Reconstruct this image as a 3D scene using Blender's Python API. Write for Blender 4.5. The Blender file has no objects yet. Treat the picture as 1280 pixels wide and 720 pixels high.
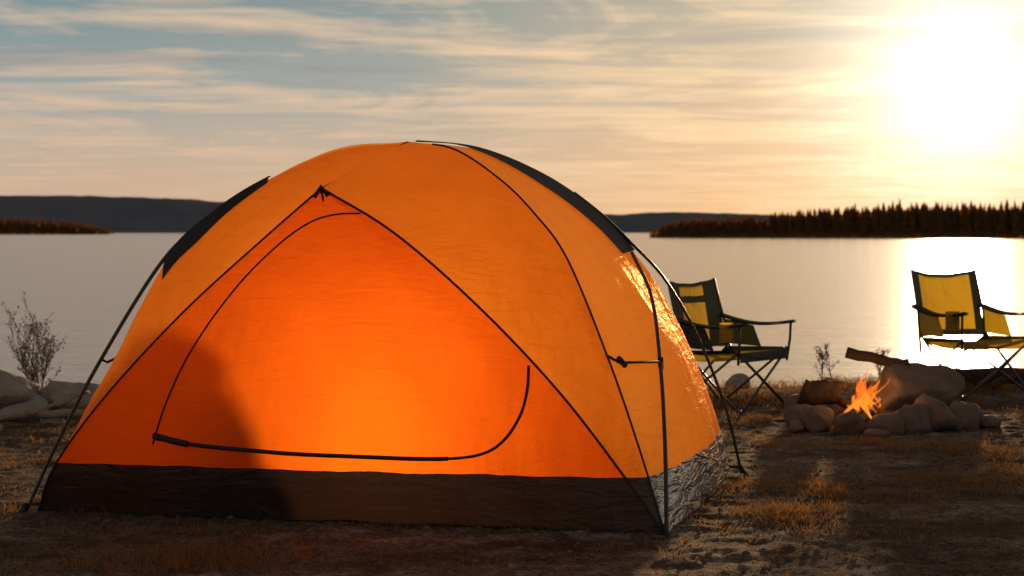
import bpy, bmesh, math, random
import numpy as np
from mathutils import Vector, noise, Matrix
from mathutils.bvhtree import BVHTree
random.seed(4); rng=np.random.default_rng(4)
scene=bpy.context.scene
SUN_AZ=math.radians(15.6); SUN_EL=math.radians(5.2)
SD=Vector((math.sin(SUN_AZ)*math.cos(SUN_EL),math.cos(SUN_AZ)*math.cos(SUN_EL),math.sin(SUN_EL)))

# ------------------------------------------------------------ node helpers
def newmat(name):
    m=bpy.data.materials.new(name); m.use_nodes=True
    nt=m.node_tree; nt.nodes.clear()
    out=nt.nodes.new('ShaderNodeOutputMaterial')
    return m,nt,out
class N:
    def __init__(s,nt): s.nt=nt
    def n(s,t,**k):
        nd=s.nt.nodes.new(t)
        for a,b in k.items(): setattr(nd,a,b)
        return nd
    def l(s,a,b): s.nt.links.new(a,b)
    def setin(s,sock,v):
        if isinstance(v,bpy.types.NodeSocket): s.l(v,sock)
        else: sock.default_value=v
    def math(s,op,a,b=0.0,c=0.0,clamp=False):
        nd=s.n('ShaderNodeMath',operation=op); nd.use_clamp=clamp
        s.setin(nd.inputs[0],a); s.setin(nd.inputs[1],b); s.setin(nd.inputs[2],c)
        return nd.outputs[0]
    def mix(s,f,a,b,bt='MIX'):
        nd=s.n('ShaderNodeMix',data_type='RGBA',blend_type=bt)
        s.setin(nd.inputs['Factor'],f)
        for sock,v in ((nd.inputs[6],a),(nd.inputs[7],b)):
            if isinstance(v,(tuple,list)): v=tuple(v)+(1,) if len(v)==3 else v
            s.setin(sock,v)
        return nd.outputs[2]
    def ramp(s,f,stops,interp='LINEAR'):
        nd=s.n('ShaderNodeValToRGB'); cr=nd.color_ramp; cr.interpolation=interp
        while len(cr.elements)<len(stops): cr.elements.new(0.5)
        for e,(p,c) in zip(cr.elements,stops):
            e.position=p; e.color=(c,c,c,1) if isinstance(c,(int,float)) else tuple(c)+(1,)
        s.setin(nd.inputs[0],f); return nd.outputs[0]
    def noise(s,vec,scale,detail=4,rough=.55,dist=0):
        nd=s.n('ShaderNodeTexNoise'); s.l(vec,nd.inputs['Vector'])
        nd.inputs['Scale'].default_value=scale; nd.inputs['Detail'].default_value=detail
        nd.inputs['Roughness'].default_value=rough; nd.inputs['Distortion'].default_value=dist
        return nd.outputs[0]
    def mapping(s,vec,scale=(1,1,1),rot=(0,0,0),loc=(0,0,0)):
        nd=s.n('ShaderNodeMapping'); s.l(vec,nd.inputs[0])
        nd.inputs['Scale'].default_value=scale; nd.inputs['Rotation'].default_value=rot; nd.inputs['Location'].default_value=loc
        return nd.outputs[0]
    def bump(s,h,strength,dist):
        nd=s.n('ShaderNodeBump'); s.l(h,nd.inputs['Height'])
        nd.inputs['Strength'].default_value=strength; nd.inputs['Distance'].default_value=dist
        return nd.outputs[0]

def simple(name,col,rough=.7,var=.35,scale=12,metal=0,bump=.0,bdist=.01,spec=.4):
    m,nt,out=newmat(name); h=N(nt)
    tc=h.n('ShaderNodeTexCoord').outputs['Object']
    nz=h.noise(tc,scale,4,.6)
    c=h.mix(nz,tuple(x*(1-var) for x in col),tuple(min(1,x*(1+var)) for x in col))
    b=h.n('ShaderNodeBsdfPrincipled'); h.l(c,b.inputs['Base Color'])
    b.inputs['Roughness'].default_value=rough; b.inputs['Metallic'].default_value=metal
    b.inputs['Specular IOR Level'].default_value=spec
    if bump: h.l(h.bump(nz,bump,bdist),b.inputs['Normal'])
    h.l(b.outputs[0],out.inputs[0]); return m

def fabric(name,col,trans,tcol=None,rough=.45,gloss=.08,tub=False,wr=.5,gcol=(1,1,1)):
    m,nt,out=newmat(name); h=N(nt)
    tc=h.n('ShaderNodeTexCoord').outputs['Object']
    if tcol is None: tcol=col
    nz=h.noise(tc,4,2,.6)
    wa=h.noise(h.mapping(tc,(2.2,2.2,9),(0.3,.5,0)),2.2,3,.6,.8)
    wb=h.noise(h.mapping(tc,(7,7,1.6),(0.2,-.4,.3)),1.6,3,.55)
    hh=h.math('MULTIPLY',h.math('ADD',wa,wb),.6)
    bp=h.bump(hh,wr,.05)
    vary=h.mix(nz,tuple(x*.82 for x in col),tuple(min(1,x*1.15) for x in col))
    tv=h.mix(nz,tuple(x*.85 for x in tcol),tuple(min(1,x*1.12) for x in tcol))
    d=h.n('ShaderNodeBsdfDiffuse'); t=h.n('ShaderNodeBsdfTranslucent'); g=h.n('ShaderNodeBsdfGlossy')
    h.l(vary,d.inputs[0]); h.l(tv,t.inputs[0]); g.inputs['Roughness'].default_value=rough; g.inputs[0].default_value=gcol+(1,)
    for x in (d,t,g): h.l(bp,x.inputs['Normal'])
    mx=h.n('ShaderNodeMixShader'); mx.inputs[0].default_value=trans; h.l(d.outputs[0],mx.inputs[1]); h.l(t.outputs[0],mx.inputs[2])
    fr=h.n('ShaderNodeLayerWeight'); fr.inputs[0].default_value=.3; h.l(bp,fr.inputs['Normal'])
    gf=h.math('ADD',h.math('MULTIPLY',fr.outputs['Facing'],gloss*1.6),gloss*.4)
    mg=h.n('ShaderNodeMixShader'); h.l(gf,mg.inputs[0]); h.l(mx.outputs[0],mg.inputs[1]); h.l(g.outputs[0],mg.inputs[2])
    last=mg.outputs[0]
    if tub:
        z=h.n('ShaderNodeSeparateXYZ'); h.l(tc,z.inputs[0])
        zz=h.math('ADD',z.outputs[2],h.math('MULTIPLY',h.math('SUBTRACT',nz,.5),.02))
        f=h.math('LESS_THAN',zz,.215)
        d2=h.n('ShaderNodeBsdfDiffuse'); t2=h.n('ShaderNodeBsdfTranslucent'); g2=h.n('ShaderNodeBsdfGlossy')
        c2=h.mix(nz,(.018,.015,.013),(.042,.035,.031)); h.l(c2,d2.inputs[0])
        t2.inputs[0].default_value=(.026,.011,.005,1); g2.inputs['Roughness'].default_value=.28; g2.inputs[0].default_value=(.75,.78,.8,1)
        for x in (d2,t2,g2): h.l(bp,x.inputs['Normal'])
        m2=h.n('ShaderNodeMixShader'); m2.inputs[0].default_value=.4; h.l(d2.outputs[0],m2.inputs[1]); h.l(t2.outputs[0],m2.inputs[2])
        m3=h.n('ShaderNodeMixShader'); m3.inputs[0].default_value=tub; h.l(m2.outputs[0],m3.inputs[1]); h.l(g2.outputs[0],m3.inputs[2])
        mm=h.n('ShaderNodeMixShader'); h.l(f,mm.inputs[0]); h.l(last,mm.inputs[1]); h.l(m3.outputs[0],mm.inputs[2]); last=mm.outputs[0]
    h.l(last,out.inputs[0]); return m

# ------------------------------------------------------------ mesh builder
class MB:
    def __init__(s): s.v=[]; s.f=[]; s.m=[]
    def add(s,vs,fs,mi=0):
        o=len(s.v); s.v+= [tuple(p) for p in vs]; s.f+=[tuple(i+o for i in f) for f in fs]; s.m+=[mi]*len(fs)
    def tube(s,pts,r,mi=0,seg=8,r2=None):
        pts=[Vector(p) for p in pts]; n=len(pts); vs=[]; fs=[]
        up=None
        for i,p in enumerate(pts):
            d=(pts[min(i+1,n-1)]-pts[max(i-1,0)]).normalized()
            if up is None: up=Vector((0,0,1)) if abs(d.z)<.9 else Vector((1,0,0))
            a=d.cross(up).normalized(); b=a.cross(d).normalized(); up=b
            rr=r if r2 is None else r+(r2-r)*i/(n-1)
            for k in range(seg):
                t=2*math.pi*k/seg; vs.append(p+a*math.cos(t)*rr+b*math.sin(t)*rr)
        for i in range(n-1):
            for k in range(seg):
                fs.append((i*seg+k,i*seg+(k+1)%seg,(i+1)*seg+(k+1)%seg,(i+1)*seg+k))
        fs.append(tuple(range(seg))[::-1]); fs.append(tuple((n-1)*seg+k for k in range(seg)))
        s.add(vs,fs,mi)
    def grid(s,P,mi=0):
        n=len(P); m=len(P[0]); vs=[p for row in P for p in row]
        fs=[(i*m+j,i*m+j+1,(i+1)*m+j+1,(i+1)*m+j) for i in range(n-1) for j in range(m-1)]
        s.add(vs,fs,mi)
    def obj(s,name,mats,parent=None,smooth=True,merge=0,loc=None):
        me=bpy.data.meshes.new(name); me.from_pydata(s.v,[],s.f)
        for mt in mats: me.materials.append(mt)
        me.polygons.foreach_set('material_index',s.m)
        me.polygons.foreach_set('use_smooth',[smooth]*len(s.f)); me.update()
        if merge:
            bm=bmesh.new(); bm.from_mesh(me); bmesh.ops.remove_doubles(bm,verts=bm.verts,dist=merge); bm.to_mesh(me); bm.free()
        o=bpy.data.objects.new(name,me); scene.collection.objects.link(o)
        if parent: o.parent=parent
        if loc: o.location=loc
        return o
def empty(name,loc=(0,0,0),rz=0):
    o=bpy.data.objects.new(name,None); scene.collection.objects.link(o); o.location=loc; o.rotation_euler=(0,0,rz); o.empty_display_size=.2; return o
def catmull(pts,n):
    P=[Vector(p) for p in pts]; P=[P[0]*2-P[1]]+P+[P[-1]*2-P[-2]]
    dense=[]
    for i in range(1,len(P)-2):
        for k in range(24):
            t=k/24; a,b,c,d=P[i-1],P[i],P[i+1],P[i+2]
            dense.append(.5*((2*b)+(c-a)*t+(2*a-5*b+4*c-d)*t*t+(3*b-a-3*c+d)*t**3))
    dense.append(P[-2]); L=[0]
    for i in range(1,len(dense)): L.append(L[-1]+(dense[i]-dense[i-1]).length)
    out=[]; j=0
    for k in range(n):
        q=L[-1]*k/(n-1)
        while j<len(L)-2 and L[j+1]<q: j+=1
        t=(q-L[j])/max(1e-9,L[j+1]-L[j]); out.append(dense[j].lerp(dense[j+1],min(1,t)))
    return out
def rock(mb,c,s,seed,sub=3,mi=0,rot=0,sharp=.35):
    bm=bmesh.new(); bmesh.ops.create_icosphere(bm,subdivisions=sub,radius=1)
    o=Vector((seed*7.3,seed*3.1,seed*1.7)); R=Matrix.Rotation(rot,3,'Z')
    rr=random.Random(seed*13+1); planes=[]
    for i in range(9):
        nrm_=Vector((rr.gauss(0,1),rr.gauss(0,1),rr.gauss(0,.8))).normalized(); planes.append((nrm_,rr.uniform(.62,.92)))
    vs=[]
    for v in bm.verts:
        p=v.co.copy(); k=1+sharp*noise.noise(p*.9+o)*1.0+.18*noise.noise(p*2.3+o)
        p=p*k
        for n_,d_ in planes:
            q=p.dot(n_)
            if q>d_: p=p-n_*(q-d_)*.85
        p=p*(1+.06*noise.noise(v.co*5+o)+.035*noise.noise(v.co*13+o))
        p=R@Vector((p.x*s[0],p.y*s[1],p.z*s[2])); vs.append(p+Vector(c))
    fs=[tuple(v.index for v in f.verts) for f in bm.faces]; bm.free(); mb.add(vs,fs,mi)

# ------------------------------------------------------------ world / sky
w=bpy.data.worlds.new("World"); scene.world=w; w.use_nodes=True
nt=w.node_tree; nt.nodes.clear(); h=N(nt)
wo=h.n('ShaderNodeOutputWorld'); bg=h.n('ShaderNodeBackground')
gen=h.n('ShaderNodeTexCoord').outputs['Generated']
nrm=h.n('ShaderNodeVectorMath',operation='NORMALIZE'); h.l(gen,nrm.inputs[0]); D=nrm.outputs[0]
sx=h.n('ShaderNodeSeparateXYZ'); h.l(D,sx.inputs[0]); X,Y,Z=sx.outputs
Zc=h.math('MAXIMUM',Z,0)
dot=h.n('ShaderNodeVectorMath',operation='DOT_PRODUCT'); h.l(D,dot.inputs[0]); dot.inputs[1].default_value=SD
th=h.math('ARCCOSINE',h.math('MINIMUM',dot.outputs['Value'],.999999))
far=h.ramp(h.math('MULTIPLY',Zc,2.5),[(0,(.58,.40,.29)),(.07,(.60,.43,.31)),(.14,(.49,.42,.34)),(.22,(.32,.37,.36)),(.33,(.20,.29,.31)),(.5,(.13,.19,.25)),(1,(.07,.11,.17))])
sky=h.n('ShaderNodeTexSky'); sky.sky_type='NISHITA'; sky.sun_disc=False; sky.sun_elevation=SUN_EL; sky.sun_rotation=SUN_AZ
nish=h.n('ShaderNodeVectorMath',operation='SCALE'); h.l(sky.outputs[0],nish.inputs[0]); nish.inputs['Scale'].default_value=.05
up=h.ramp(Z,[(0.0,0.0),(.14,0.0),(.5,.75)])
base=h.mix(up,far,nish.outputs[0])
warmf=h.ramp(h.math('MULTIPLY',th,1.0),[(0,1.0),(.18,.75),(.34,.22),(.6,0.0)])
warm=h.mix(h.ramp(Z,[(0,0.0),(.14,1.0)]),(.92,.50,.20),(.50,.42,.31))
base=h.mix(h.math('MULTIPLY',warmf,.85),base,warm)
den=h.math('ADD',Zc,.045)
cx=h.math('DIVIDE',X,den); cy=h.math('DIVIDE',Y,den)
cb=h.n('ShaderNodeCombineXYZ'); h.l(cx,cb.inputs[0]); h.l(cy,cb.inputs[1])
P=cb.outputs[0]
c1=h.noise(h.mapping(P,(.75,.8,1),(0,0,.5),(3.1,1.2,0)),1.0,6,.64,1.1)
c2=h.noise(h.mapping(P,(.5,2.4,1),(0,0,.45),(7,2,0)),1.0,5,.64,.8)
cm=h.math('ADD',h.math('MULTIPLY',c1,.66),h.math('MULTIPLY',c2,.38))
cmask=h.ramp(cm,[(.48,0.0),(.56,.55),(.65,1.0)])
cmask=h.math('MULTIPLY',cmask,h.ramp(Z,[(0,.25),(.03,.65),(.08,1.0)]))
ccol=h.mix(h.ramp(Z,[(0,0.0),(.15,1.0)]),(.74,.48,.32),(.72,.54,.39))
ccol=h.mix(warmf,ccol,(.95,.67,.38))
base=h.mix(h.math('MULTIPLY',cmask,.9),base,ccol)
c3=h.noise(h.mapping(P,(.6,1.1,1),(0,0,.1),(11,5,0)),.8,4,.6,.5)
gm=h.math('MULTIPLY',h.ramp(c3,[(.52,0.0),(.64,1.0)]),h.ramp(Z,[(.06,0.0),(.085,1.0)]))
base=h.mix(h.math('MULTIPLY',gm,.5),base,(.28,.28,.29))
def expo(k,p=1):
    a=h.math('MULTIPLY',th,1.0/k)
    if p==2: a=h.math('MULTIPLY',a,a)
    return h.math('EXPONENT',h.math('MULTIPLY',a,-1))
def scl(col,f):
    v=h.n('ShaderNodeVectorMath',operation='SCALE'); v.inputs[0].default_value=col; h.l(f,v.inputs['Scale']); return v.outputs[0]
def addv(a,b):
    v=h.n('ShaderNodeVectorMath',operation='ADD'); h.l(a,v.inputs[0]); h.l(b,v.inputs[1]); return v.outputs[0]
cl=h.math('ADD',.35,h.math('MULTIPLY',cm,1.2))
base=addv(base,scl((1.3,1.2,1.0),expo(.024,2)))
base=addv(base,scl((.74,.76,.68),h.math('MULTIPLY',expo(.068,2),cl)))
base=addv(base,scl((.60,.41,.21),h.math('MULTIPLY',expo(.13),cl)))
h.l(base,bg.inputs[0]); bg.inputs[1].default_value=1.0; h.l(bg.outputs[0],wo.inputs[0])

sl=bpy.data.lights.new('sun','SUN'); sl.energy=4.6; sl.angle=math.radians(1.6); sl.color=(1,.62,.32)
so=bpy.data.objects.new('sun',sl); scene.collection.objects.link(so); so.rotation_euler=(-SD).to_track_quat('-Z','Y').to_euler(); so.location=(20,60,12)

# ------------------------------------------------------------ ground
def shore(x): return 12.15+.25*math.sin(x*.9+1)+.15*math.sin(x*2.3)+ (max(0,x-1.5)*.45 if x<6 else 2.0) + (.1*max(0,-x-2))
def gz(x,y):
    s=shore(x)
    z=.03*noise.noise(Vector((x*.5,y*.5,1)))+.014*noise.noise(Vector((x*2.2,y*2.2,3)))
    tentd=max(0,1-max(abs(x+.48)/2.2,abs(y-7.4)/1.6)); z*=(1-min(1,tentd*3))*.8+.2
    z+= .011*noise.noise(Vector((x*9,y*9,5)))+.009*noise.noise(Vector((x*23,y*23,7)))
    z+= .07*math.exp(-((y-s+.7)/.5)**2)*(.6+noise.noise(Vector((x*.8,4,2))))
    if y>s: z-=min(1.5,(y-s)*.35)
    return z
def axis(a,b,st,lo,hi):
    c=list(np.arange(a,b,st)); d=st; p=c[-1]
    while p<hi: d*=1.25; p+=d; c.append(min(p,hi))
    d=st; p=a; L=[]
    while p>lo: d*=1.25; p-=d; L.append(max(p,lo))
    return L[::-1]+c
xs=axis(-3.9,5,.028,-4500,4500); ys=axis(5.2,13.2,.03,-400,4500)
mb=MB(); mb.grid([[(x,y,gz(x,y)) for x in xs] for y in ys])
m,nt,out=newmat('dirt_and_dry_grass'); h=N(nt)
tc=h.n('ShaderNodeTexCoord').outputs['Object']
n1=h.noise(tc,.9,4,.6,.4); n2=h.noise(tc,7,5,.7); n3=h.noise(tc,45,3,.7); n4=h.noise(h.mapping(tc,(.35,1.3,1)),1.3,4,.6)
col=h.mix(h.ramp(n1,[(.38,0.0),(.62,1.0)]),(.085,.054,.034),(.15,.108,.078))
col=h.mix(h.ramp(n4,[(.46,0.0),(.58,.85)]),col,(.27,.22,.175))
col=h.mix(h.ramp(n2,[(.42,.75),(.6,0.0)]),col,(.042,.027,.018))
col=h.mix(h.ramp(n3,[(.38,.75),(.55,0.0)]),col,(.03,.020,.013))
b=h.n('ShaderNodeBsdfPrincipled'); h.l(col,b.inputs['Base Color']); b.inputs['Roughness'].default_value=.95; b.inputs['Specular IOR Level'].default_value=.08
hh=h.math('ADD',h.math('MULTIPLY',n2,.6),h.math('MULTIPLY',n3,.5)); h.l(h.bump(hh,1.0,.05),b.inputs['Normal'])
h.l(b.outputs[0],out.inputs[0])
mb.obj('ground',[m])

# water
m,nt,out=newmat('lake_water'); h=N(nt)
tc=h.n('ShaderNodeTexCoord').outputs['Object']
wv=h.noise(h.mapping(tc,(.8,3.2,1),(0,0,.1)),1.1,3,.55,.3); wv2=h.noise(h.mapping(tc,(.12,.45,1)),.6,4,.55)
wv3=h.noise(h.mapping(tc,(3,9,1)),1.4,2,.5)
hh=h.math('ADD',h.math('MULTIPLY',wv,.5),h.math('ADD',h.math('MULTIPLY',wv2,1.2),h.math('MULTIPLY',wv3,.16)))
b=h.n('ShaderNodeBsdfPrincipled'); b.inputs['Base Color'].default_value=(.24,.165,.10,1); b.inputs['Roughness'].default_value=.15
b.inputs['IOR'].default_value=1.5; h.l(h.bump(hh,.28,.10),b.inputs['Normal']); h.l(b.outputs[0],out.inputs[0])
mb=MB(); mb.grid([[(x,y,-.16) for x in (-5000,-100,0,100,5000)] for y in (9,30,120,600,5000)]); mb.obj('lake_water',[m])

# ------------------------------------------------------------ hills and forests
def interp(x,tb):
    return float(np.interp(x,[a for a,_ in tb],[b for _,b in tb]))
mh=simple('distant_hill',(.10,.115,.135),.95,.25,.01,spec=.0)
tb=[(-4000,60),(-960,77),(-800,74),(-660,69),(-540,58),(-300,40),(-50,30),(165,36),(270,40),(330,43),(470,39),(620,34),(800,46),(1100,40),(4000,70)]
mb=MB(); P=[]
for k in range(10):
    row=[]
    for x in np.arange(-3600,3600,12):
        t=k/9; hgt=interp(x,tb)+1.8*noise.noise(Vector((x*.02,0,0)))+1.3*noise.noise(Vector((x*.12,0,3)))
        row.append((x,2900+t*420,-.5+(hgt+.5)*math.sin(t*math.pi/2)**.7+ (2*noise.noise(Vector((x*.03,t*5,0))) if 0<t<1 else 0)))
    P.append(row)
mb.grid(P); mb.obj('distant_hills',[mh])

m,nt,out=newmat('conifer_foliage'); h=N(nt)
tc=h.n('ShaderNodeTexCoord').outputs['Object']; nz=h.noise(tc,.8,3,.7)
c=h.mix(nz,(.05,.042,.025),(.12,.09,.045)); d=h.n('ShaderNodeBsdfDiffuse'); h.l(c,d.inputs[0]); t=h.n('ShaderNodeBsdfTranslucent'); t.inputs[0].default_value=(.62,.32,.10,1)
mx=h.n('ShaderNodeMixShader'); mx.inputs[0].default_value=.55; h.l(d.outputs[0],mx.inputs[1]); h.l(t.outputs[0],mx.inputs[2]); h.l(mx.outputs[0],out.inputs[0]); mcon=m
def conifer(mb,x,y,z,H,R):
    mb.tube([(x,y,z),(x,y,z+H*.9)],.02*H,seg=4,r2=.004*H)
    L=7
    for i in range(L):
        t=i/L; zz=z+H*(.12+.8*t); r=R*(1-t)**.85*random.uniform(.75,1.2)+.05*R; n=9; a0=random.random()*6
        vs=[(x+random.uniform(-.1,.1)*R,y,zz+H*.22)]
        for k in range(n):
            rr=r*(1 if k%2 else .55)*random.uniform(.75,1.25); a=a0+2*math.pi*k/n
            vs.append((x+rr*math.cos(a),y+rr*math.sin(a),zz-(.05*H if k%2 else 0)*random.random()))
        mb.add(vs,[(0,1+k,1+(k+1)%n) for k in range(n)])
def forest(name,x0,x1,y0,tops,dens,rows,land):
    mb=MB()
    for r in range(rows):
        x=x0
        while x<x1:
            H=interp(x,tops)*random.uniform(.74,1.0)*(1.10 if random.random()<.07 else 1)
            conifer(mb,x+random.uniform(-.4,.4),y0+r*dens*1.6+random.uniform(-1,1),-.1,H,H*.2+.35)
            x+=dens*random.uniform(.6,1.4)
    P=[]
    for k in range(5):
        P.append([(xx,y0-2+k*rows*dens*.45,-.4+(.5+interp(xx,tops)*land*(.9+.5*noise.noise(Vector((xx*.3,k,0)))))*math.sin(min(1,k/3)*math.pi/2)) for xx in np.arange(x0-3,x1,.8)])
    mb.grid(P); mb.obj(name,[mcon],smooth=False)
forest('distant_forest',36,190,385,[(36,3.2),(41,5.0),(55,5.4),(60,5.8),(68,6.8),(80,7.8),(92,8.6),(105,9),(125,9.2),(190,10)],1.05,4,.6)
forest('distant_forest',-330,-226,900,[(-330,11),(-270,10.5),(-245,8),(-226,3)],2.4,3,.6)

# ------------------------------------------------------------ TENT
tent=empty('dome_tent',(0,0,0))
PK=Vector((-.48,7.4,1.614)); FL=Vector((-2.085,6.86,0)); FR=Vector((.603,6.35,0)); BR=Vector((1.132,7.95,0)); BL=Vector((-1.60,8.45,0)); AX=Vector((-.825,6.93,1.385))
profL=[(0,1.614),(.2,1.57),(.395,1.425),(.53,1.275),(.656,1.08),(.81,.66),(.92,.30),(1,0)]
profR=[(0,1.614),(.2,1.585),(.395,1.46),(.55,1.29),(.656,1.13),(.758,.95),(.859,.67),(.949,.31),(1,0)]
def arch(foot,prof,inset=0,lift=0):
    d=foot-PK; d.z=0; L=d.length; pts=[]
    for u,z in prof:
        k=inset*min(1,max(0,(u-.6)/.2)); uu=u-k/L
        pts.append((PK.x+d.x*uu,PK.y+d.y*uu,z+lift if 0<z else z))
    return catmull(pts,60)
cFL=arch(FL,profL,.055); cFR=arch(FR,profL,.0); cBR=arch(BR,profR,.05); cBL=arch(BL,profR,.05)
FLf,FRf=cFL[-1],cFR[-1]
SL=catmull([AX,(-1.05,6.90,1.185),(-1.40,6.86,.86),(-1.73,6.83,.50),(-1.95,6.835,.20),FLf],60)
SR=catmull([AX,(-.50,6.80,1.19),(-.14,6.64,.885),(.195,6.49,.54),(.475,6.39,.18),FRf],60)
C0=Vector((-.48,7.4,.6))
def patch(a,b,name,mat,bulge,wr=.010,M=40,seed=0,wp=1.0,ztop=None):
    n=len(a); G=[]
    for i in range(n):
        G.append([a[i].lerp(b[i],j/M) for j in range(M+1)])
    out=[]
    for i in range(n):
        row=[]
        for j in range(M+1):
            p=G[i][j]
            du=G[i][min(M,j+1)]-G[i][max(0,j-1)]; dv=G[min(n-1,i+1)][j]-G[max(0,i-1)][j]
            nn=du.cross(dv)
            if nn.length<1e-9: nn=(p-C0)
            nn.normalize()
            if nn.dot(p-C0)<0: nn=-nn
            s=j/M; t=i/(n-1); e=math.sin(math.pi*s); width=du.length*M/2
            basef=min(1,p.z/.35); tf=1 if ztop is None else max(-.25,min(1,(ztop-p.z)/.5))
            q=p+nn*bulge*tf*e*min(1,width/1.2)**wp*(.3+.7*basef)
            w_=noise.noise(Vector((p.x*2.2,p.y*2.2,p.z*2.2+seed)))+.6*noise.noise(Vector((p.x*5+p.z*3,p.y*5,p.z*2+seed)))
            w_+=.5*math.sin((s*34+3*noise.noise(Vector((t*3,s*2,seed)))))*max(0,t-.55)*(.6 if p.z>.22 else 1.2)
            q+=nn*wr*w_*min(1,e*2.5)*(1 if ztop is None else max(.35,tf))
            row.append(q)
        out.append(row)
    mb=MB(); mb.grid(out); return mb.obj(name,[mat],tent,merge=1e-5),out
gw=(1,.62,.36)
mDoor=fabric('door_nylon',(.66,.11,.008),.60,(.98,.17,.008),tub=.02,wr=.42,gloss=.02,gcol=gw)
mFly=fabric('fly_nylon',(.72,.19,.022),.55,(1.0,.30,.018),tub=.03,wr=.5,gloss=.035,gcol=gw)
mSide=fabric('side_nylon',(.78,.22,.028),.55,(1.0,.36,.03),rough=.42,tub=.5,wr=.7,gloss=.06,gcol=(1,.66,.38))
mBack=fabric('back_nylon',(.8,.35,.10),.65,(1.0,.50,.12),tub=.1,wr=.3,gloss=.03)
mBlack=simple('black_webbing',(.014,.012,.011),.75,.3,60,bump=.2)
mPole=simple('pole_fibreglass',(.02,.02,.02),.35,.2,20)
front,_=patch(SL,SR,'front_door_panel',mDoor,.03,.014,M=80,seed=1)
_,gFF=patch(SL[::-1],cFL[::-1],'front_fly',mFly,.015,.012,seed=2)
patch(SR[::-1],cFR[::-1],'side_fly',mFly,.05,.012,seed=3)
side,gSD=patch(cFR,cBR,'side_panel',mSide,.065,.018,M=60,seed=4,wp=2.0,ztop=1.12)
_,gBK=patch(cBR,cBL,'back_panel',mBack,.05,.01,seed=5)
_,gFS=patch(cBL,cFL,'far_side_panel',mBack,.06,.01,seed=6)
mb=MB(); mb.add([FLf+Vector((0,0,.012)),FRf+Vector((0,0,.012)),cBR[-1]+Vector((0,0,.012)),cBL[-1]+Vector((0,0,.012))],[(0,1,2,3)]); mb.obj('floor',[simple('tent_floor',(.25,.2,.16),.8,.2,5)],tent)

def ontent(obj,pts,n,off=.006,depth=5.0):
    bm=bmesh.new(); bm.from_mesh(obj.data); bv=BVHTree.FromBMesh(bm); bm.free(); out=[]
    for p in catmull(pts,n):
        hit=bv.ray_cast(Vector((p.x,depth,p.z)),Vector((0,1,0)))
        if hit[0] is not None: out.append(hit[0]+Vector((0,-off,0)))
    return out
mb=MB()
def off(c,d): return [p+Vector(d) for p in c]
mb.tube(off(SL,(-.002,-.006,.003)),.0045); mb.tube(off(SR,(.002,-.006,.004)),.0055)
mb.tube([p+Vector((.004,-.005,.002)) for p in cFR[4:]],.0045)
mb.tube([AX.lerp(PK,i/20)+Vector((-.004,-.003,.003+.0*i)) for i in range(21)],.0028)
mb.obj('seam_piping',[mBlack],tent)
arc=ontent(front,[(-1.515,0,.305),(-1.46,0,.48),(-1.36,0,.70),(-1.19,0,.95),(-1.02,0,1.13),(-.88,0,1.235),(-.76,0,1.275),(-.63,0,1.28)],70)
bot=ontent(front,[(-1.50,0,.33),(-1.30,0,.305),(-.95,0,.285),(-.55,0,.275),(-.27,0,.277),(-.12,0,.30),(-.03,0,.36),(.035,0,.46),(.062,0,.56),(.068,0,.655)],90)
mb=MB(); mb.tube(arc,.0040); mb.tube(bot[:62],.009); mb.tube(bot[61:],.0062)
mb.tube([bot[0]+Vector((-.01,-.004,.012)),bot[3]+Vector((0,-.006,.004)),bot[7]+Vector((0,-.008,0))],.014)
mb.obj('door_zip',[mBlack],tent)
# pole sleeves: strips lying on the fly either side of each arch
def strip(mb,G,edge,z0,z1,width,out=.012,tp=1.7,pw=1.0):
    rows=[]
    sel=[r for r in G if z1<=r[edge].z<=z0]
    for i,r in enumerate(sel):
        rr=r if edge==0 else r[::-1]
        zt=(z0-r[edge].z)/(z0-z1); w_=width*(.25+.75*min(1,zt*tp)**pw)
        d=[0]
        for k in range(1,len(rr)): d.append(d[-1]+(rr[k]-rr[k-1]).length)
        w_=min(w_,d[-1]*.36); row=[]
        for q in (0,.2,.4,.6,.8,1):
            L=w_*q; k=max(1,next((k for k in range(1,len(d)) if d[k]>=L),len(d)-1)); t=(L-d[k-1])/max(1e-9,d[k]-d[k-1])
            p=rr[k-1].lerp(rr[k],t); nn=(p-Vector((-.48,7.4,.3))).normalized()
            row.append(p+nn*out*(1.2-.5*q))
        rows.append(row)
    mb.grid(rows)
mb=MB(); strip(mb,gFF,-1,1.46,1.07,.12); strip(mb,gFS,-1,1.46,1.07,.06); mb.obj('pole_sleeve',[mBlack],tent)
mb=MB(); strip(mb,gSD,-1,1.612,1.08,.24,tp=3); strip(mb,gBK,0,1.612,1.08,.05); mb.obj('pole_sleeve_rear',[mBlack],tent)
mb=MB(); strip(mb,gBK,-1,1.60,1.08,.05); strip(mb,gFS,0,1.60,1.08,.05); mb.obj('pole_sleeve_back',[mBlack],tent)
mb=MB()
pFL=arch(FL,profL,0,.0); pBR=arch(BR,profR,-.01,.015)
mb.tube(pFL[28:],.0085); mb.tube(pBR[20:],.008); mb.tube(arch(BL,profR,-.02,.015)[20:],.008)
mb.tube(catmull([(.578,7.70,1.10),(.640,7.33,.90),(.645,6.93,.60),(.632,6.60,.30),(.612,6.33,0)],40),.009)
mb.obj('poles',[mPole],tent)
mb=MB()
def near(c,z): return min(c,key=lambda p:abs(p.z-z))
a=near(pFL,.66); mb.tube([a,a.lerp(near(cFL,.64),.5)+Vector((0,0,-.01)),near(cFL,.66)+Vector((.03,0,-.01))],.006)
a=near(cFR[30:],.70); mb.tube([a,a+Vector((.06,.04,-.035)),Vector((.648,6.97,.635))],.006)
mb.tube([a+Vector((.055,.03,-.015)),a+Vector((.085,.06,-.05))],.012)
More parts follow.
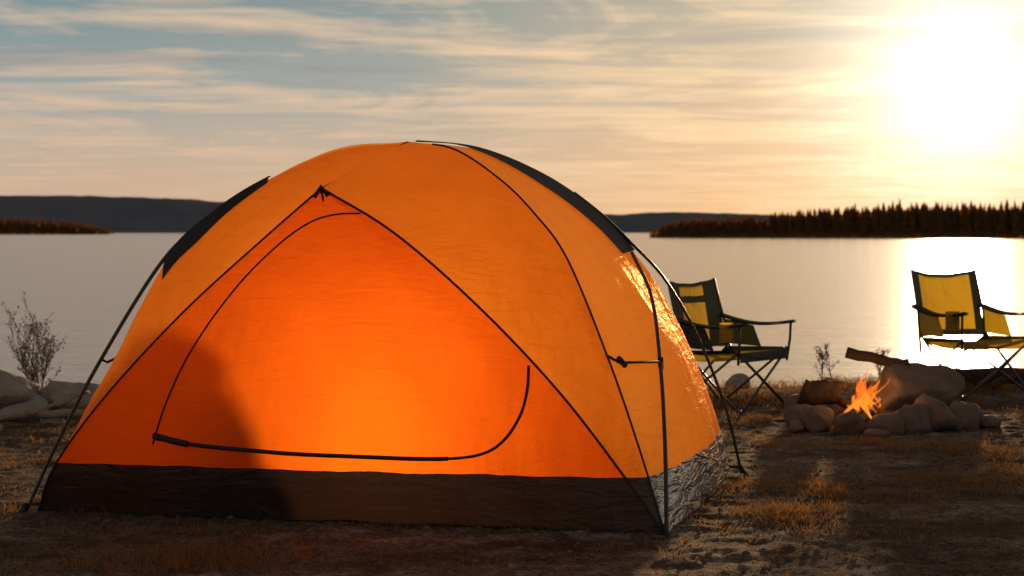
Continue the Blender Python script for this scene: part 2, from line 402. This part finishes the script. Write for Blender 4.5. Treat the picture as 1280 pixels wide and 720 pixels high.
mb.tube([Vector((.648,6.98,.655)),Vector((.648,6.98,.60))],.013)
for f,dx in ((FL,(-.03,-.02)),(FR,(.02,-.03)),(BR,(.05,.0))):
    mb.tube([f+Vector((0,0,.04)),f+Vector((dx[0],dx[1],-.03))],.010)
    mb.tube([f+Vector((0,0,.03)),f+Vector((-dx[0]*2,.01,.035))],.007)
t=AX+Vector((0,-.012,0)); mb.tube([t+Vector((-.03,0,-.035)),t+Vector((0,-.006,.012)),t+Vector((.03,0,-.03))],.010)
mb.tube([t,t+Vector((.012,-.004,-.06))],.005)
mb.obj('clips_and_pegs',[mBlack],tent)

# unseen lantern, added inside the tent to make its fabric glow
ln=empty('added_lantern',(-.50,7.17,.02)); mb=MB()
def cyl(mb,r0,r1,z0,z1,mi=0,n=20,x=0,y=0): mb.tube([(x,y,z0),(x,y,z1)],r0,mi,n,r1)
cyl(mb,.06,.05,0,.05); cyl(mb,.035,.015,.40,.43)
for k in range(3): a=k*2.094+.52; mb.tube([(.05*math.cos(a),.05*math.sin(a),.05),(.035*math.cos(a),.035*math.sin(a),.41)],.002)
mb.tube([(.03*math.cos(a),0,.43+.05*math.sin(a)) for a in np.linspace(0,math.pi,10)],.003)
mb.obj('added_lantern_body',[simple('added_lantern_metal',(.1,.1,.1),.4,.2,20)],ln)
pl=bpy.data.lights.new('added_lantern_light','POINT'); pl.energy=33; pl.color=(1,.74,.43); pl.shadow_soft_size=.07  # added light that brightens the tent panels from within
po=bpy.data.objects.new('added_lantern_light',pl); scene.collection.objects.link(po); po.parent=ln; po.location=(0,0,.28)
bp=empty('backpack',(-1.0,6.95,.02),-.5); mb=MB()
rock(mb,(0,0,.25),(.19,.09,.27),3,3,0,0,.15); rock(mb,(-.14,-.02,.15),(.16,.07,.17),5,3,0,0,.1); rock(mb,(-.02,0,.47),(.11,.07,.09),6,3,0,0,.2); rock(mb,(.16,0,.12),(.12,.07,.13),8,3,0,0,.2)
mb.tube([(.08,.12,.42),(.1,.2,.3),(.1,.14,.1)],.015); mb.obj('bag',[simple('pack_cloth',(.05,.05,.06),.8,.3,10)],bp)

# ------------------------------------------------------------ chairs
mChF=fabric('chair_yellow_cloth',(.22,.17,.02),.55,(.68,.43,.02),wr=.4,gloss=.04)
mChB=fabric('chair_black_cloth',(.02,.022,.02),.2,(.04,.05,.02),wr=.3,gloss=.04)
mChM=simple('chair_steel',(.03,.03,.032),.4,.2,30,spec=.5)
def chair(loc,rz,s=1.0,band=2):
    e=empty('folding_camp_chair',loc,rz); e.scale=(s,s,s); W=.31
    mb=MB(); r=.0095
    for sx_ in (-1,1):
        x=W*sx_
        mb.tube([(x,-.27,.0),(x*.96,.24,.44)],r); mb.tube([(x,.30,0),(x*.98,-.25,.42)],r)
        mb.tube([(-x,-.28,0),(x*.95,-.26,.41)],r); mb.tube([(-x,.31,0),(x*.92,.24,.42)],r)
        mb.tube([(x*.96,.24,.30),(x*.96,.27,.60),(x*.93,.36,.92)],r)
        mb.tube([(x*1.0,-.26,.34),(x*1.04,-.28,.50),(x*1.05,-.285,.63)],r)
        for y in (-.275,.305): cyl(mb,.02,.016,0,.03,0,10,x,y)
        mb.tube([(x,-.26,.40),(x,-.26,.44)],.015)
    mb.obj('frame',[mChM],e)
    mb=MB(); nU,nV=20,20
    def back(u,v):
        z=.42+.50*v; y=.25+.11*v**1.3+.055*(1-u*u)*(1-.55*v)
        return Vector((u*W*.93,y,z-(.035*(1-u*u) if v>.93 else 0)+.006*noise.noise(Vector((u*3,v*5,1)))))
    P=[[back(-1+2*j/nU,i/nV) for j in range(nU+1)] for i in range(nV+1)]
    for i in range(nV):
        for j in range(nU):
            blk = j<band or j>=nU-band or i==nV-1 or i<2 or (band>2 and 13<=i<15)
            mb.add([P[i][j],P[i][j+1],P[i+1][j+1],P[i+1][j]],[(0,1,2,3)],1 if blk else 0)
    def seat(u,v):
        return Vector((u*W*(.95+.03*v),.25-.53*v,.42+.02*v-.10*(1-u*u)*(1-.5*v*v)-.015*(v>.9)))
    P=[[seat(-1+2*j/nU,i/nV) for j in range(nU+1)] for i in range(nV+1)]
    for i in range(nV):
        for j in range(nU):
            blk=j<2 or j>=nU-2 or i>nV-3
            mb.add([P[i][j],P[i][j+1],P[i+1][j+1],P[i+1][j]],[(0,1,2,3)],1 if blk else 0)
    mb.add([P[nV][0],P[nV][nU],P[nV][nU]+Vector((0,.01,-.07)),P[nV][0]+Vector((0,.01,-.07))],[(0,1,2,3)],1 if band>2 else 0)
    for sx_ in (-1,1):
        P=[]
        for i in range(15):
            t=i/14; c=Vector((W*sx_*(1.04-.07*t),-.31+.61*t,.635+.03*t-.04*math.sin(math.pi*t)))
            P.append([c+Vector((dx,0,-abs(dx)*.25)) for dx in (-.045,-.02,0,.02,.045)])
        mb.grid(P,1)
        mb.grid([[p+Vector((0,0,-.012)) for p in r_] for r_ in P],1)
    for sx_ in (-1,1):
        mb.add([(W*sx_*.95,.25,.44),(W*sx_*.97,-.05,.43),(W*sx_*.98,.02,.58),(W*sx_*.96,.27,.62)],[(0,1,2,3)],0 if band<3 else 1)
    P=[[Vector((-W*1.04+.05*math.cos(a),-.17+.05*math.sin(a),z)) for a in np.linspace(0,2*math.pi,17)] for z in (.63,.57,.50,.495)]
    mb.grid(P,0)
    mb.obj('canvas',[mChF,mChB],e,merge=1e-5); return e
chair((1.50,10.9,.0),math.radians(48),.95,5)
chair((3.32,11.5,.03),math.radians(22),.97,2)

# ------------------------------------------------------------ campfire
mRock=simple('granite',(.125,.088,.072),.9,.55,9,bump=.9,bdist=.03,spec=.2)
mWood=simple('charred_wood',(.05,.032,.022),.9,.6,14,bump=.8,bdist=.02,spec=.1)
cf=empty('campfire',(2.15,9.85,0))
mb=MB()
st=[(-.30,-.16,.10,.09,.09),(-.13,-.30,.12,.10,.085),(.06,-.36,.12,.10,.08),(.24,-.33,.13,.10,.11),(.40,-.24,.15,.11,.13),(.58,-.16,.12,.1,.11),
    (.66,.05,.11,.1,.09),(-.38,.02,.10,.1,.09),(-.30,.22,.13,.11,.13),(.1,.35,.15,.12,.12),(-.12,.36,.13,.1,.1),(.28,-.14,.08,.08,.07),(.76,-.1,.07,.06,.05),(-.44,-.2,.06,.05,.04)]
for i,(x,y,a,b_,c) in enumerate(st): rock(mb,(x,y,c*.66),(a*1.1,b_,c),i+2,3,0,i*1.3,.4)
rock(mb,(.38,.16,.19),(.36,.22,.21),31,4,0,.15,.5)
rock(mb,(-.02,-.48,.02),(.09,.06,.03),41,3,0,.15,.3)
mb.obj('fire_ring_stones',[mRock],cf)
mb=MB()
def log(mb,a,b,r,seed=0):
    a=Vector(a);b=Vector(b);n=10; pts=[a.lerp(b,i/n)+Vector((0,0,.02*noise.noise(Vector((i*.7,seed+.5,0))))) for i in range(n+1)]
    mb.tube(pts,r,0,12,r*.8)
log(mb,(-.34,.16,.19),(-.10,.12,.21),.085,1); log(mb,(-.04,.25,.43),(.34,.18,.37),.036,5); log(mb,(-.15,-.12,.07),(.2,.1,.12),.035,2); log(mb,(.2,-.12,.07),(-.12,.12,.14),.03,3); log(mb,(0,-.15,.05),(.02,.2,.15),.03,4)
mb.obj('logs',[mWood],cf)
m,nt,out=newmat('flame'); h=N(nt)
tc=h.n('ShaderNodeTexCoord').outputs['Object']; sp=h.n('ShaderNodeSeparateXYZ'); h.l(tc,sp.inputs[0])
nz=h.noise(tc,14,3,.6); hz=h.math('ADD',h.math('MULTIPLY',sp.outputs[2],2.4),h.math('MULTIPLY',h.math('SUBTRACT',nz,.5),1.4))
c=h.ramp(hz,[(0,(1,.40,.06)),(.35,(1,.24,.02)),(.8,(.85,.09,.005))]); em=h.n('ShaderNodeEmission'); h.l(c,em.inputs[0]); em.inputs[1].default_value=1.7
tr=h.n('ShaderNodeBsdfTransparent'); lw=h.n('ShaderNodeLayerWeight'); lw.inputs[0].default_value=.35
f=h.math('ADD',h.math('MULTIPLY',h.math('SUBTRACT',1,lw.outputs['Facing']),.62),h.math('MULTIPLY',h.math('SUBTRACT',nz,.6),2.6),clamp=True)
mx=h.n('ShaderNodeMixShader'); h.l(f,mx.inputs[0]); h.l(tr.outputs[0],mx.inputs[1]); h.l(em.outputs[0],mx.inputs[2]); h.l(mx.outputs[0],out.inputs[0])
mFl=m; mb=MB()
for i in range(24):
    x=random.uniform(-.12,.09); y=random.uniform(-.14,.04); H=random.uniform(.08,.29)*(1-abs(x)*3); z0=random.uniform(.04,.13); ph=random.random()*6; le=random.uniform(-.02,.10)
    n=10; vs=[]; seg=8; R0=random.uniform(.010,.028)
    for k in range(n):
        t=k/(n-1); cxx=x+.028*math.sin(t*6+ph)+le*t*t; cyy=y+.02*math.cos(t*4+ph); rr=R0*(math.sin(math.pi*min(1,(t*.85+.15)))**.8)*(1-t*.65)+.0008
        for q in range(seg):
            a=2*math.pi*q/seg; vs.append((cxx+rr*math.cos(a),cyy+rr*math.sin(a),z0+H*t))
    fs=[(k*seg+q,k*seg+(q+1)%seg,(k+1)*seg+(q+1)%seg,(k+1)*seg+q) for k in range(n-1) for q in range(seg)]
    mb.add(vs,fs)
fo=mb.obj('flames',[mFl],cf)
pl=bpy.data.lights.new('fire_light','POINT'); pl.energy=4; pl.color=(1,.45,.12); pl.shadow_soft_size=.1
po=bpy.data.objects.new('fire_light',pl); scene.collection.objects.link(po); po.parent=cf; po.location=(0,-.08,.26)

mR2=simple('shore_rock',(.22,.20,.18),.9,.6,9,bump=1.0,bdist=.05,spec=.15)
def rockobj(name,items,mat):
    mb=MB()
    for i,(c,s,r) in enumerate(items): rock(mb,c,s,i+50+len(items),4,0,r,.55)
    return mb.obj(name,[mat])
rockobj('shore_rocks',[((-3.35,10.6,.08),(.28,.2,.17),.3),((-2.98,10.8,.06),(.26,.16,.13),.1),((-3.12,10.3,.03),(.16,.12,.08),1),((-3.45,10.1,.03),(.14,.1,.08),2),((-2.75,11.1,.04),(.14,.1,.08),.4),((-3.75,11,.1),(.3,.2,.18),.4),((-2.9,10.1,.01),(.09,.06,.04),.4),((-3.2,9.8,.01),(.08,.06,.035),.9),((-2.6,10.6,.01),(.1,.07,.05),.3)],mR2)
rockobj('shore_rocks',[((3.85,9.7,.01),(.12,.09,.05),.3),((1.05,10.6,.02),(.12,.08,.05),1),((1.75,12.3,.03),(.16,.1,.08),1),((2.5,12.5,.0),(.2,.12,.08),1)],mR2)
mb=MB(); log(mb,(3.1,12.2,.10),(4.4,12.0,.12),.07,3); log(mb,(3.5,11.9,.05),(4.2,12.3,.22),.035,6); mb.obj('driftwood_log',[mWood])
mDw=simple('bleached_wood',(.20,.165,.13),.9,.5,18,bump=.7,bdist=.02,spec=.1)
mb=MB(); log(mb,(-3.3,9.9,.05),(-2.5,10.2,.06),.03,8); log(mb,(-3.0,9.95,.07),(-2.75,10.4,.16),.014,9); mb.obj('driftwood_log',[mDw])

# ------------------------------------------------------------ grass, gravel, plants
m,nt,out=newmat('dry_grass'); h=N(nt)
tc=h.n('ShaderNodeTexCoord').outputs['Object']; nz=h.noise(tc,3,3,.6)
c=h.mix(nz,(.10,.062,.032),(.24,.16,.08)); d=h.n('ShaderNodeBsdfDiffuse'); h.l(c,d.inputs[0]); t=h.n('ShaderNodeBsdfTranslucent'); h.l(h.mix(nz,(.20,.095,.03),(.45,.235,.075)),t.inputs[0])
mx=h.n('ShaderNodeMixShader'); mx.inputs[0].default_value=.5; h.l(d.outputs[0],mx.inputs[1]); h.l(t.outputs[0],mx.inputs[2]); h.l(mx.outputs[0],out.inputs[0]); mGr=m
bx=[];hs=[]
def intent(x,y): return -2.02<x+ (y-6.86)*-.27<.62 and 6.42-.19*(x-.6)*1< y <8.4 
tries=0
while len(bx)<5000 and tries<70000:
    tries+=1
    y=5.3+7.6*random.random()**.9; x=random.uniform(-.35*y,.37*y)
    d=noise.noise(Vector((x*.8,y*1.1,9)))+.6*noise.noise(Vector((x*3,y*3,2)))
    patchy=d-.08
    if x>.9 and 6.3<y<9.2: patchy+=.15
    if x<-2: patchy+=.08
    if y>11: patchy+=.4
    if random.random()>max(.07,patchy*2.4) or y>shore(x)-.05: continue
    if intent(x,y): continue
    if (x-2.2)**2/.5+(y-9.85)**2/.25<1: continue
    bx.append((x,y)); hs.append(.35+.8*random.random()**2+.6*max(0,d)+(1.1 if y>11.2 and random.random()<.5 else 0))
V=[];F=[]
for (x,y),hh_ in zip(bx,hs):
    nb=random.randint(8,15); z=gz(x,y)
    for k in range(nb):
        a=random.random()*6.283; r=random.random()*.07; lean=random.uniform(.3,2.2); H=.042*hh_*random.uniform(.4,1.3); wd=random.uniform(.0009,.0020)
        px=x+r*math.cos(a); py=y+r*math.sin(a); b2=random.random()*6.283; cx_,sy_=math.cos(b2)*wd,math.sin(b2)*wd; la=a+random.uniform(-.8,.8); lx,ly=math.cos(la)*lean*H,math.sin(la)*lean*H
        o=len(V)
        V+=[(px-cx_,py-sy_,z-.004),(px+cx_,py+sy_,z-.004),(px+lx*.4+cx_,py+ly*.4+sy_,z+H*.65),(px+lx*.4-cx_,py+ly*.4-sy_,z+H*.65),(px+lx,py+ly,z+H*.9)]
        F+=[(o,o+1,o+2,o+3),(o+3,o+2,o+4)]
me=bpy.data.meshes.new('grass'); me.from_pydata(V,[],F); me.materials.append(mGr); o=bpy.data.objects.new('grass',me); scene.collection.objects.link(o)
mGv=simple('gravel_stone',(.12,.092,.072),.95,.5,6,spec=.1)
mb=MB()
for i in range(3400):
    y=5.3+7*random.random()**1.4; x=random.uniform(-.35*y,.37*y)
    if intent(x,y) or y>shore(x): continue
    s=.004+.017*random.random()**4
    rock(mb,(x,y,gz(x,y)+s*.1),(s,s*random.uniform(.6,1),s*.6),i,1,0,random.random()*6,.5)
mb.obj('gravel',[mGv],smooth=False)
mTw=simple('twig',(.10,.07,.05),.9,.3,20); mLf=simple('dry_leaf',(.20,.15,.09),.9,.4,20)
def shrub(name,loc,H,stems,spread,leaf=.012):
    e=empty(name,loc); mb=MB(); lb=MB()
    def br(p,d,L,r,dep):
        pts=[p]; q=p.copy(); dd=d.copy()
        for i in range(5):
            dd=(dd+Vector((random.uniform(-.18,.18),random.uniform(-.18,.18),.05))).normalized(); q=q+dd*L/5; pts.append(q.copy())
        mb.tube(pts,r,0,5,r*.4)
        if dep>0:
            for i in range(random.randint(4,6)):
                t=random.uniform(.25,1); s=pts[min(5,int(t*5))]; nd=(dd+Vector((random.uniform(-.9,.9),random.uniform(-.9,.9),random.uniform(-.1,.5)))).normalized(); br(s,nd,L*random.uniform(.3,.5),r*.55,dep-1)
        if dep<2:
            for i in range(4):
                s=pts[random.randint(2,5)]+Vector([random.uniform(-.012,.012) for _ in range(3)]); a=Vector([random.gauss(0,1) for _ in range(3)]).normalized()*leaf; b_=Vector([random.gauss(0,1) for _ in range(3)]).normalized()*leaf*.6
                lb.add([s-a,s-b_,s+a,s+b_],[(0,1,2,3)])
    for i in range(stems):
        br(Vector((random.uniform(-.05,.05),random.uniform(-.05,.05),-.02)),Vector((random.uniform(-spread,spread),random.uniform(-spread,spread),1)).normalized(),H*random.uniform(.7,1),.0045,2)
    mb.obj('twigs',[mTw],e); lb.obj('leaves',[mLf],e)
shrub('dry_shrub',(-3.36,11.35,0),.64,10,.24,.010)
shrub('dry_shrub',(2.42,12.2,.05),.26,3,.2,.008)
shrub('dry_shrub',(2.85,12.3,.05),.28,3,.25,.008)

# ------------------------------------------------------------ camera
cam=bpy.data.cameras.new('camera'); co=bpy.data.objects.new('camera',cam); scene.collection.objects.link(co)
co.location=(0,0,1.2); co.rotation_euler=(math.radians(90),0,0)
cam.sensor_width=36; cam.lens=56.25; cam.shift_y=-70/1280; cam.clip_end=9000; cam.clip_start=.1
cam.dof.use_dof=True; cam.dof.focus_distance=6.7; cam.dof.aperture_fstop=4.5
scene.camera=co
scene.view_settings.view_transform='Standard'; scene.view_settings.look='None'; scene.view_settings.exposure=0
